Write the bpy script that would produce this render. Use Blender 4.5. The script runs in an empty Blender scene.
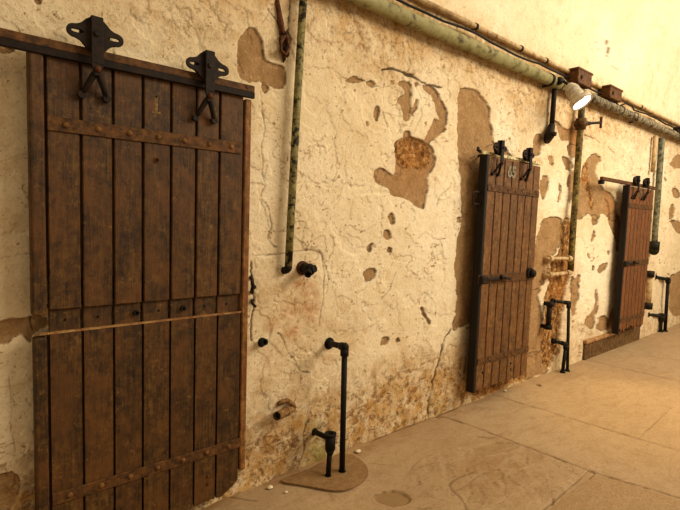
import bpy, bmesh, math, random
import numpy as np
from mathutils import Vector, Matrix
random.seed(7); RNG = np.random.RandomState(11)
C = bpy.context.scene.collection
# ------------------------------------------------------------------ camera
F = 480.0; YAW = math.radians(40.3087); PIT = math.radians(-4.352); ROL = math.radians(1.8195)
D = 2.2; CAM = Vector((0, -D, 1.455))
fw = Vector((math.sin(YAW)*math.cos(PIT), math.cos(YAW)*math.cos(PIT), math.sin(PIT)))
r0 = Vector((math.cos(YAW), -math.sin(YAW), 0)); u0 = r0.cross(fw)
RT = math.cos(ROL)*r0+math.sin(ROL)*u0; UP = -math.sin(ROL)*r0+math.cos(ROL)*u0
def ray(px, py): return fw*F+RT*float(px-340)-UP*float(py-255)
def at(px, py, off=0.0):                    # the point of the plane `off` metres in front of the wall
    d = ray(px, py); return CAM+d*((D-off)/d.y)
def ground(px, py, z=0.0):
    d = ray(px, py); return CAM+d*((z-CAM.z)/d.z)
def topix(x, y, z):                         # numpy: world -> photo pixels
    dx, dy, dz = x-CAM.x, y-CAM.y, z-CAM.z
    w = dx*fw.x+dy*fw.y+dz*fw.z; w = np.maximum(w, .05)
    return 340+F*(dx*RT.x+dy*RT.y+dz*RT.z)/w, 255-F*(dx*UP.x+dy*UP.y+dz*UP.z)/w
cd = bpy.data.cameras.new('camera'); cam = bpy.data.objects.new('camera', cd); C.objects.link(cam)
cd.sensor_width = 36; cd.lens = F/680*36; cd.clip_start = .02
cam.matrix_world = Matrix(((RT.x, UP.x, -fw.x, CAM.x), (RT.y, UP.y, -fw.y, CAM.y), (RT.z, UP.z, -fw.z, CAM.z), (0, 0, 0, 1)))
bpy.context.scene.camera = cam
# ------------------------------------------------------------------ materials
def lin(h):
    c = [int(h[i:i+2], 16)/255 for i in (0, 2, 4)]
    return tuple((v/12.92 if v <= .04045 else ((v+.055)/1.055)**2.4) for v in c)+(1,)
class NT:
    def __init__(s, name):
        s.m = bpy.data.materials.new(name); s.m.use_nodes = True; s.t = s.m.node_tree
        s.b = s.t.nodes['Principled BSDF']; s.tc = s.t.nodes.new('ShaderNodeTexCoord')
    def n(s, k, **kw):
        x = s.t.nodes.new(k)
        for a, b in kw.items(): setattr(x, a, b)
        return x
    def l(s, a, b): s.t.links.new(a, b)
    def noise(s, scale, detail=6, rough=.6, stretch=(1, 1, 1), dist=0, coord='Object'):
        mp = s.n('ShaderNodeMapping'); mp.inputs['Scale'].default_value = stretch
        s.l(s.tc.outputs[coord], mp.inputs[0])
        x = s.n('ShaderNodeTexNoise'); x.inputs['Scale'].default_value = scale; x.inputs['Detail'].default_value = detail
        x.inputs['Roughness'].default_value = rough; x.inputs['Distortion'].default_value = dist
        s.l(mp.outputs[0], x.inputs['Vector']); return x.outputs['Fac']
    def ramp(s, src, stops):
        x = s.n('ShaderNodeValToRGB'); e = x.color_ramp.elements
        while len(e) < len(stops): e.new(.5)
        for el, (p, c) in zip(e, stops): el.position = p; el.color = c if not isinstance(c, str) else lin(c)
        s.l(src, x.inputs[0]); return x.outputs[0]
    def mask(s, src, a, b): return s.ramp(src, [(a, (0, 0, 0, 1)), (b, (1, 1, 1, 1))])
    def mix(s, f, a, b, mode='MIX'):
        x = s.n('ShaderNodeMix', data_type='RGBA', blend_type=mode)
        for v, k in ((f, 0), (a, 6), (b, 7)):
            if isinstance(v, (int, float)): x.inputs[k].default_value = v
            elif isinstance(v, (str, tuple)): x.inputs[k].default_value = lin(v) if isinstance(v, str) else v
            else: s.l(v, x.inputs[k])
        return x.outputs[2]
    def math(s, op, a, b=0.0):
        x = s.n('ShaderNodeMath', operation=op)
        for v, k in ((a, 0), (b, 1)):
            if isinstance(v, (int, float)): x.inputs[k].default_value = v
            else: s.l(v, x.inputs[k])
        return x.outputs[0]
    def attr(s, name): return s.n('ShaderNodeAttribute', attribute_name=name).outputs['Fac']
    def bump(s, h, strength=.5, dist=.01):
        x = s.n('ShaderNodeBump'); x.inputs['Strength'].default_value = strength; x.inputs['Distance'].default_value = dist
        s.l(h, x.inputs['Height']); s.l(x.outputs[0], s.b.inputs['Normal'])
    def done(s, col, rough=.8, metal=0.0, spec=.3):
        if isinstance(col, str): s.b.inputs['Base Color'].default_value = lin(col)
        else: s.l(col, s.b.inputs['Base Color'])
        s.b.inputs['Roughness'].default_value = rough; s.b.inputs['Metallic'].default_value = metal
        s.b.inputs['Specular IOR Level'].default_value = spec
        return s.m
def plaster(name):
    k = NT(name)
    big = k.noise(1.6, 5, .6); mid = k.noise(9, 8, .65, dist=.4); fine = k.noise(60, 6, .7)
    c = k.ramp(big, [(.3, 'd9c098'), (.55, 'e4cfab'), (.75, 'ecdbbb')])
    c = k.mix(k.math('MULTIPLY', k.mask(mid, .5, .7), .5), c, 'c8a671')
    c = k.mix(k.math('MULTIPLY', k.mask(fine, .54, .74), .6), c, 'a07a49')
    grime = k.attr('grime')
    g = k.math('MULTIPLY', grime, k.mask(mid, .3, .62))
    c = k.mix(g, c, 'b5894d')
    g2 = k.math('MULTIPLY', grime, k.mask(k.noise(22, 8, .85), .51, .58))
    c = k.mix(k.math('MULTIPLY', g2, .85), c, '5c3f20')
    pf = k.noise(45, 8, .75)
    pc = k.ramp(pf, [(.25, '83613e'), (.5, 'a48058'), (.75, 'b8946a')])
    pc = k.mix(k.mask(k.noise(7, 7, .75), .42, .62), pc, '8f6e46'); pc = k.mix(k.math('MULTIPLY', k.mask(k.noise(30, 7, .8), .55, .68), .7), pc, 'cda873')
    c = k.mix(k.attr('patch'), c, pc)
    bc = k.ramp(k.noise(20, 6, .8, (1, 1, 1.0)), [(.38, '3a2410'), (.48, '7d5228'), (.56, 'a87c46'), (.66, 'd6b07a')])
    c = k.mix(k.attr('brick'), c, bc)
    c = k.mix(k.math('MULTIPLY', k.attr('rust'), k.mask(k.noise(22, 6, .7), .35, .65)), c, 'a8611f')
    c = k.mix(k.math('MULTIPLY', k.attr('green'), k.mask(k.noise(24, 6, .7), .3, .6)), c, '86793a')
    c = k.mix(k.math('MULTIPLY', k.attr('pale'), .6), c, 'f6ecd4')
    sp_ = k.math('MULTIPLY', k.mask(k.noise(34, 5, .7, dist=.8), .60, .66), k.mask(k.noise(3, 5, .7), .42, .62))
    c = k.mix(k.math('MULTIPLY', sp_, .75), c, '8f6535')
    c = k.mix(k.math('MULTIPLY', k.mask(k.noise(17, 8, .85, dist=1.5), .57, .64), .35), c, 'b28a55')
    c = k.mix(k.math('MULTIPLY', k.attr('lip'), .95), c, '7d5730')
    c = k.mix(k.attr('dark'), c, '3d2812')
    h = k.math('ADD', k.math('MULTIPLY', mid, .6), k.math('MULTIPLY', fine, .35))
    h = k.math('ADD', h, k.math('MULTIPLY', k.noise(160, 5, .8), .12))
    k.bump(h, .9, .016)
    return k.done(c, .9, 0, .15)
M_plaster = plaster('aged_plaster')
def floor_mat():
    k = NT('flagstone')
    big = k.noise(.9, 4, .5); mid = k.noise(6, 8, .6, (1, 2.2, 1), dist=.6); fine = k.noise(150, 5, .8)
    c = k.ramp(big, [(.3, '9f8362'), (.7, 'b1946f')])
    c = k.mix(k.math('MULTIPLY', k.mask(mid, .45, .7), .5), c, '8c6d47')
    c = k.mix(k.math('MULTIPLY', k.mask(fine, .5, .7), .6), c, '6b5033')
    c = k.mix(k.math('MULTIPLY', k.mask(k.noise(90, 5, .8), .58, .75), .5), c, 'd9bb88')
    c = k.mix(k.math('MULTIPLY', k.mask(k.noise(38, 6, .85), .52, .62), .4), c, '7d603d')
    c = k.mix(k.math('MULTIPLY', k.mask(k.noise(14, 9, .85, (1, 2.5, 1), dist=1.5), .54, .62), .4), c, '876744')
    c = k.mix(k.math('MULTIPLY', k.mask(k.noise(55, 6, .85), .56, .64), .35), c, 'cdb084')
    c = k.mix(k.math('MULTIPLY', k.attr('gravel'), k.mask(k.noise(110, 4, .85), .42, .6)), c, '8e6d44')
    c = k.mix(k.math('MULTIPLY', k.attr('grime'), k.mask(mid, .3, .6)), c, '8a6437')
    c = k.mix(k.math('MULTIPLY', k.attr('patch'), .75), c, '85683f')
    c = k.mix(k.attr('dark'), c, '5b3f20')
    k.bump(k.math('ADD', k.math('MULTIPLY', mid, .6), k.math('MULTIPLY', fine, .3)), .8, .014)
    return k.done(c, .85, 0, .25)
M_floor = floor_mat()
def wood(name, a, b, c3, hi='a77a45', warm='6e3d1e'):
    k = NT(name)
    at_ = k.attr('rnd')
    off = k.n('ShaderNodeCombineXYZ'); k.l(k.math('MULTIPLY', at_, 7.3), off.inputs[0]); k.l(k.math('MULTIPLY', at_, 13.1), off.inputs[2])
    va = k.n('ShaderNodeVectorMath', operation='ADD'); k.l(k.tc.outputs['Object'], va.inputs[0]); k.l(off.outputs[0], va.inputs[1])
    class O: outputs = {'Object': va.outputs[0]}
    k.tc = O
    grain = k.noise(9, 8, .7, (6, 6, .5), dist=1.2); blot = k.noise(5, 7, .7, (1.5, 1, .8), dist=.5); fine = k.noise(60, 5, .8, (4, 4, .35)); iso = k.noise(24, 8, .8)
    c = k.ramp(k.math('ADD', k.math('MULTIPLY', grain, .4), k.math('MULTIPLY', iso, .6)), [(.38, a), (.5, b), (.60, c3)])
    c = k.mix(k.math('MULTIPLY', at_, .35), c, a)
    c = k.mix(k.math('MULTIPLY', k.mask(blot, .46, .6), .75), c, warm)
    c = k.mix(k.math('MULTIPLY', k.mask(k.noise(4, 6, .7), .5, .7), .6), c, a)
    c = k.mix(k.math('MULTIPLY', k.mask(fine, .55, .7), .35), c, a)
    c = k.mix(k.math('MULTIPLY', k.mask(k.noise(13, 9, .9), .56, .64), .5), c, hi)
    k.bump(k.math('ADD', k.math('ADD', grain, iso), k.math('MULTIPLY', fine, .6)), .45, .006)
    return k.done(c, .6, 0, .25)
M_wood1 = wood('dark_oak', '170d04', '4a2f13', '6b4b20', 'a1753c', '5f3b18')
M_wood2 = wood('weathered_oak', '2a1808', '6b4723', '916638', 'b0854c', '6b4220')
M_wood3 = wood('brown_oak', '381e0b', '70431f', '976233', 'b07c45', '74421d')
def metal(name, a, b, c3=None, s=30, rough=.7, met=.3, lo=.4, hi=.65):
    k = NT(name)
    n1 = k.noise(s, 7, .75)
    c = k.ramp(n1, [(lo, a), (hi, b)] + ([(min(hi+.12, 1), c3)] if c3 else []))
    k.bump(n1, .5, .004)
    return k.done(c, max(rough, .62), met*.5, .22)
M_iron = metal('dark_iron', '120c07', '2f1e11', '53351c')
M_black = metal('black_iron', '0d0a07', '1e150d', '35241a')
M_rust = metal('rusty_iron', '3a1f0d', '6a3d1c', '8f5a2c')
M_rustband = metal('rusty_band', '3a2511', '6f4823', '9a6c38')
M_rivet = metal('worn_rivet', '5a3a1c', '8c6132', 'b78a50')
M_railshade = metal('rail_shade', '120c07', '2a190c')  # near black: shade below the rail put into the colour
M_green = metal('flaking_green_paint', '1c1509', '74693a', '8d8356', s=20, rough=.5, met=0, lo=.45, hi=.50)
M_greenpipe = metal('olive_paint', '3a2f18', '7b7247', '8c8357', s=16, rough=.5, met=0, lo=.36, hi=.46)
M_grey = metal('weathered_grey_paint', '2f2213', '82755a', 'a89c80', s=22, rough=.6, met=0, lo=.42, hi=.52)
M_dgrey = metal('dark_grey_green_paint', '2c2919', '6a6750', '87836a', s=20, rough=.6, met=0, lo=.4, hi=.5)
M_tanpipe = metal('tan_paint', '7a5c38', 'b5966a', 'd0b488', s=14, rough=.6, met=0, lo=.35, hi=.5)
M_yellow = metal('rusty_olive_pipe', '2e210c', '7c6a35', '9a8a50', s=22, rough=.6, met=0, lo=.42, hi=.56)
M_conc = metal('pad_concrete', '7a5b39', '947249', 'a58357', s=40, rough=.9, met=0)
M_old = metal('crumbling_concrete', '6a4a2a', 'a37c4c', 'c9a56e', s=50, rough=.9, met=0)
M_chip = metal('white_chip', 'cdb891', 'f2e6cc', s=60, rough=.9, met=0)
M_white = metal('lamp_white', 'a99c86', 'd8cdb8', 'e8dfcc', s=20, rough=.4, met=0)
M_paleflake = metal('pale_flaking_rail', '7a4a20', 'b7ab7a', 'e3dbb4', s=40, rough=.8, met=0, lo=.42, hi=.5)
M_slate = metal('slate', '6e5534', '86693f', s=30, rough=.8, met=0)
M_num = metal('grey_number_paint', '5f553f', '9a8f78', 'b3a88f', s=60, rough=.7, met=0)
ke = NT('lit_bulb'); ke.b.inputs['Emission Color'].default_value = (1, .9, .7, 1); ke.b.inputs['Emission Strength'].default_value = 6; M_bulb = ke.done('ffffff')
# ------------------------------------------------------------------ object helpers
def tag(o, label=None, cat=None, group=None, kind=None):
    if label: o['label'] = label
    if cat: o['category'] = cat
    if group: o['group'] = group
    if kind: o['kind'] = kind
    return o
def thing(name, loc, label, cat, group=None):
    o = bpy.data.objects.new(name, None); o.empty_display_size = .1; C.objects.link(o); o.location = loc
    return tag(o, label, cat, group)
WL = {}                                     # world offset of every object
def wloc(o): return WL.get(o.name, Vector(o.location) if o.parent is None else wloc(o.parent))
def link(name, me, mat, parent=None, origin=None):
    """mesh vertices are given in world space; shift them to the object's own origin"""
    o = bpy.data.objects.new(name, me); C.objects.link(o)
    if mat and not me.materials: me.materials.append(mat)
    base = wloc(parent) if parent else Vector((0, 0, 0))
    org = Vector(origin) if origin is not None else (base if parent else Vector((0, 0, 0)))
    me.transform(Matrix.Translation(-org)); me.update()
    if parent: o.parent = parent; o.location = org-base
    else: o.location = org
    WL[o.name] = org
    return o
class B:
    def __init__(s): s.bm = bmesh.new(); s.ly = s.bm.faces.layers.float.new('rnd')
    def _r(s, fs, r):
        for f in fs: f[s.ly] = r
    def box(s, a, b, bev=0.0, r=0.0, seg=1):
        lo = [min(a[i], b[i]) for i in range(3)]; hi = [max(a[i], b[i]) for i in range(3)]
        m = Matrix.Translation([(lo[i]+hi[i])/2 for i in range(3)]) @ Matrix.Diagonal([hi[i]-lo[i] for i in range(3)]+[1])
        g = bmesh.ops.create_cube(s.bm, size=1, matrix=m); vs = g['verts']
        fs = list({f for v in vs for f in v.link_faces}); s._r(fs, r)
        if bev > 0:
            es = list({e for v in vs for e in v.link_edges})
            q = bmesh.ops.bevel(s.bm, geom=es, offset=bev, segments=seg, affect='EDGES', profile=.5); s._r(q['faces'], r)
        return s
    def cyl(s, p, q, r, r2=None, n=20, caps=True):
        p = Vector(p); q = Vector(q); d = q-p; r2 = r if r2 is None else r2
        m = Matrix.Translation((p+q)/2) @ d.to_track_quat('Z', 'Y').to_matrix().to_4x4()
        g = bmesh.ops.create_cone(s.bm, cap_ends=caps, segments=n, radius1=r, radius2=r2, depth=d.length, matrix=m)
        for f in {f for v in g['verts'] for f in v.link_faces}:
            if len(f.verts) == 4: f.smooth = True
        return s
    def ring(s, p, q, ro, ri, n=24):        # open tube with wall thickness
        p = Vector(p); q = Vector(q); M = (q-p).to_track_quat('Z', 'Y').to_matrix()
        R = []
        for c, r in ((p, ro), (q, ro), (q, ri), (p+(q-p)*.15, ri)):
            R.append([s.bm.verts.new(c+M @ Vector((r*math.cos(t*2*math.pi/n), r*math.sin(t*2*math.pi/n), 0))) for t in range(n)])
        for k in range(3):
            for t in range(n):
                f = s.bm.faces.new((R[k][t], R[k][(t+1) % n], R[k+1][(t+1) % n], R[k+1][t])); f.smooth = (k != 1)
        s.bm.faces.new(R[3]); s.bm.faces.new(R[0][::-1])
        return s
    def sph(s, c, r, sc=(1, 1, 1), n=14):
        g = bmesh.ops.create_uvsphere(s.bm, u_segments=n, v_segments=n//2+2, radius=r, matrix=Matrix.Translation(c) @ Matrix.Diagonal(list(sc)+[1]))
        for f in {f for v in g['verts'] for f in v.link_faces}: f.smooth = True
        return s
    def tube(s, pts, r, n=14, caps=True):   # swept tube
        pts = [Vector(p) for p in pts]; rings = []
        rr = r if isinstance(r, (list, tuple)) else [r]*len(pts)
        prev = None
        for i, p in enumerate(pts):
            t = ((pts[min(i+1, len(pts)-1)]-pts[max(i-1, 0)])).normalized()
            if prev is None: a = t.orthogonal().normalized()
            else: a = (prev-t*prev.dot(t)).normalized()
            prev = a; b = t.cross(a)
            rings.append([s.bm.verts.new(p+(a*math.cos(k*2*math.pi/n)+b*math.sin(k*2*math.pi/n))*rr[i]) for k in range(n)])
        for i in range(len(pts)-1):
            for k in range(n):
                f = s.bm.faces.new((rings[i][k], rings[i][(k+1) % n], rings[i+1][(k+1) % n], rings[i+1][k])); f.smooth = True
        if caps: s.bm.faces.new(rings[0][::-1]); s.bm.faces.new(rings[-1])
        return s
    def prism(s, pts, a, b, r=0.0):         # outline pts (x,z) between y=a and y=b
        v1 = [s.bm.verts.new((x, a, z)) for x, z in pts]; v2 = [s.bm.verts.new((x, b, z)) for x, z in pts]
        fs = [s.bm.faces.new(v1), s.bm.faces.new(v2[::-1])]
        n = len(pts)
        for i in range(n): fs.append(s.bm.faces.new((v1[(i+1) % n], v1[i], v2[i], v2[(i+1) % n])))
        s._r(fs, r); return s
    def go(s, name, mat, parent=None, origin=None):
        bmesh.ops.recalc_face_normals(s.bm, faces=s.bm.faces)
        me = bpy.data.meshes.new(name); s.bm.to_mesh(me); s.bm.free()
        return link(name, me, mat, parent, origin)
def arc(p, c, q, k=6):                      # quadratic bend p -> q around corner c
    p, c, q = Vector(p), Vector(c), Vector(q)
    return [p*(1-t)**2+c*2*t*(1-t)+q*t*t for t in [i/k for i in range(k+1)]]
def plate_mesh(name, outer, holes, y0, thick):
    """flat plate with holes, in the x-z plane"""
    cu = bpy.data.curves.new(name, 'CURVE'); cu.dimensions = '2D'; cu.fill_mode = 'BOTH'; cu.extrude = thick/2; cu.bevel_depth = .0015
    for pl in [outer]+holes:
        sp = cu.splines.new('POLY'); sp.points.add(len(pl)-1); sp.use_cyclic_u = True
        for p, (x, z) in zip(sp.points, pl): p.co = (x, z, 0, 1)
    o = bpy.data.objects.new(name, cu); C.objects.link(o)
    dg = bpy.context.evaluated_depsgraph_get(); me = bpy.data.meshes.new_from_object(o.evaluated_get(dg))
    bpy.data.objects.remove(o); me.transform(Matrix.Translation((0, y0, 0)) @ Matrix.Rotation(math.pi/2, 4, 'X')); me.materials.clear()
    return me
# ------------------------------------------------------------------ numpy noise and masks
TAB = RNG.rand(256, 256)
def vn(x, y, s=0):
    x = x+s*17.3; y = y+s*9.7
    xi = np.floor(x).astype(int); yi = np.floor(y).astype(int); fx = x-xi; fy = y-yi
    fx = fx*fx*(3-2*fx); fy = fy*fy*(3-2*fy)
    g = lambda a, b: TAB[a % 256, b % 256]
    return (g(xi, yi)*(1-fx)+g(xi+1, yi)*fx)*(1-fy)+(g(xi, yi+1)*(1-fx)+g(xi+1, yi+1)*fx)*fy
def fbm(x, y, o=4, s=0):
    t = 0; a = .5; n = 0
    for i in range(o): t = t+a*vn(x*2**i, y*2**i, s+i*3); n += a; a *= .5
    return t/n-.5
def segd(X, Y, a, b):
    ax, ay = a; bx, by = b; dx, dy = bx-ax, by-ay; L = dx*dx+dy*dy+1e-9
    t = np.clip(((X-ax)*dx+(Y-ay)*dy)/L, 0, 1)
    return np.hypot(X-ax-t*dx, Y-ay-t*dy)
def polysd(X, Y, pts):                      # signed distance, negative inside
    d = np.full(X.shape, 1e9); ins = np.zeros(X.shape, bool); n = len(pts)
    for i in range(n):
        a = pts[i]; b = pts[(i+1) % n]; d = np.minimum(d, segd(X, Y, a, b))
        c = ((a[1] > Y) != (b[1] > Y)) & (X < (b[0]-a[0])*(Y-a[1])/((b[1]-a[1]) or 1e-9)+a[0]); ins ^= c
    return np.where(ins, -d, d)
def smooth(pts, closed=True, k=2):          # corner cutting
    for _ in range(k):
        o = [] if closed else [pts[0]]; n = len(pts)
        for i in range(n if closed else n-1):
            a, b = pts[i], pts[(i+1) % n]; o += [(a[0]*.75+b[0]*.25, a[1]*.75+b[1]*.25), (a[0]*.25+b[0]*.75, a[1]*.25+b[1]*.75)]
        pts = o if closed else o+[pts[-1]]
    return pts
class Field:
    """named masks over a grid of surface points; outlines were traced on the photograph and lie on the surface"""
    def __init__(s, X, Y, P, Q):
        s.X, s.Y = X, Y; s.sh = X.shape
        s.wx = P+3.6*fbm(P/8, Q/8, 5, 1)+1.6*fbm(P/2.5, Q/2.5, 3, 2); s.wy = Q+3.6*fbm(P/8, Q/8, 5, 5)+1.6*fbm(P/2.5, Q/2.5, 3, 6)
        s.P, s.Q = P, Q; s.m = {k: np.zeros(s.sh) for k in ('patch', 'brick', 'rust', 'dark', 'green', 'grime', 'pale', 'gravel')}; s.h = np.zeros(s.sh)
    def box(s, pts, pad):
        xs = [p[0] for p in pts]; ys = [p[1] for p in pts]
        return np.where((s.P > min(xs)-pad) & (s.P < max(xs)+pad) & (s.Q > min(ys)-pad) & (s.Q < max(ys)+pad))
    def poly(s, k, pts, depth=0.0, soft=.6, val=1.0, rim=0.0):
        pts = smooth(pts); ix = s.box(pts, 8+soft)
        if not len(ix[0]): return
        d = polysd(s.wx[ix], s.wy[ix], pts); v = np.clip(.5-d/soft, 0, 1)
        s.m[k][ix] = np.maximum(s.m[k][ix], v*val); s.h[ix] = np.minimum(s.h[ix], -depth*v)if depth > 0 else s.h[ix]-depth*v
        if rim: s.m['dark'][ix] = np.maximum(s.m['dark'][ix], rim*np.clip(1-np.abs(d)/.9, 0, 1)*(vn(s.P[ix]/4, s.Q[ix]/4, 9) > .45))  # broken dark line painting the shadow along the recess edge
    def line(s, pts, w, depth=.006, val=.9, k='dark', var=1):
        pts = smooth(pts, False); w *= .8; ix = s.box(pts, 8)
        if not len(ix[0]): return
        X, Y = s.wx[ix], s.wy[ix]
        d = np.full(X.shape, 1e9)
        for a, b in zip(pts, pts[1:]): d = np.minimum(d, segd(X, Y, a, b))
        ww = w*(1-var*.6*vn(s.P[ix]/6, s.Q[ix]/6, 4)); v = np.clip(1.0-(d-ww/2)/.55, 0, 1)*np.clip(ww, 0, 1)
        s.m[k][ix] = np.maximum(s.m[k][ix], v*val); s.h[ix] = s.h[ix]-depth*v
    def blob(s, k, c, r, ry=None, val=1.0):
        ry = ry or r; d = np.hypot((s.P-c[0])/r, (s.Q-c[1])/ry)
        s.m[k] = np.maximum(s.m[k], val*np.clip(1-d, 0, 1)**.7)
def Z(x0, y0, sc, pts): return [(x0+a/sc, y0+b/sc) for a, b in pts]
def grid_mesh(name, XYZ, masks, smooth=True):
    nr, nc = XYZ.shape[:2]; me = bpy.data.meshes.new(name); me.vertices.add(nr*nc)
    me.vertices.foreach_set('co', XYZ.reshape(-1).astype(np.float32))
    i = np.arange(nr*nc).reshape(nr, nc)
    q = np.stack([i[:-1, :-1], i[:-1, 1:], i[1:, 1:], i[1:, :-1]], -1).reshape(-1, 4)
    me.loops.add(q.size); me.loops.foreach_set('vertex_index', q.reshape(-1).astype(np.int32))
    me.polygons.add(len(q)); me.polygons.foreach_set('loop_start', (np.arange(len(q))*4).astype(np.int32))
    me.polygons.foreach_set('use_smooth', np.ones(len(q), bool) if smooth else np.zeros(len(q), bool))
    for k, v in masks.items():
        if v.max() > 0:
            a = me.attributes.new(k, 'FLOAT', 'POINT'); a.data.foreach_set('value', v.reshape(-1).astype(np.float32))
    me.update(calc_edges=True); me.validate(); return me
def columns(p0, p1, step, pad0, pad1):
    a = np.concatenate([np.linspace(-1.6, -.05, pad0), [at(p, 240).x for p in np.arange(p0, p1, step)], np.linspace(at(p1, 240).x+.05, 14, pad1)])
    return np.unique(a)
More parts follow.
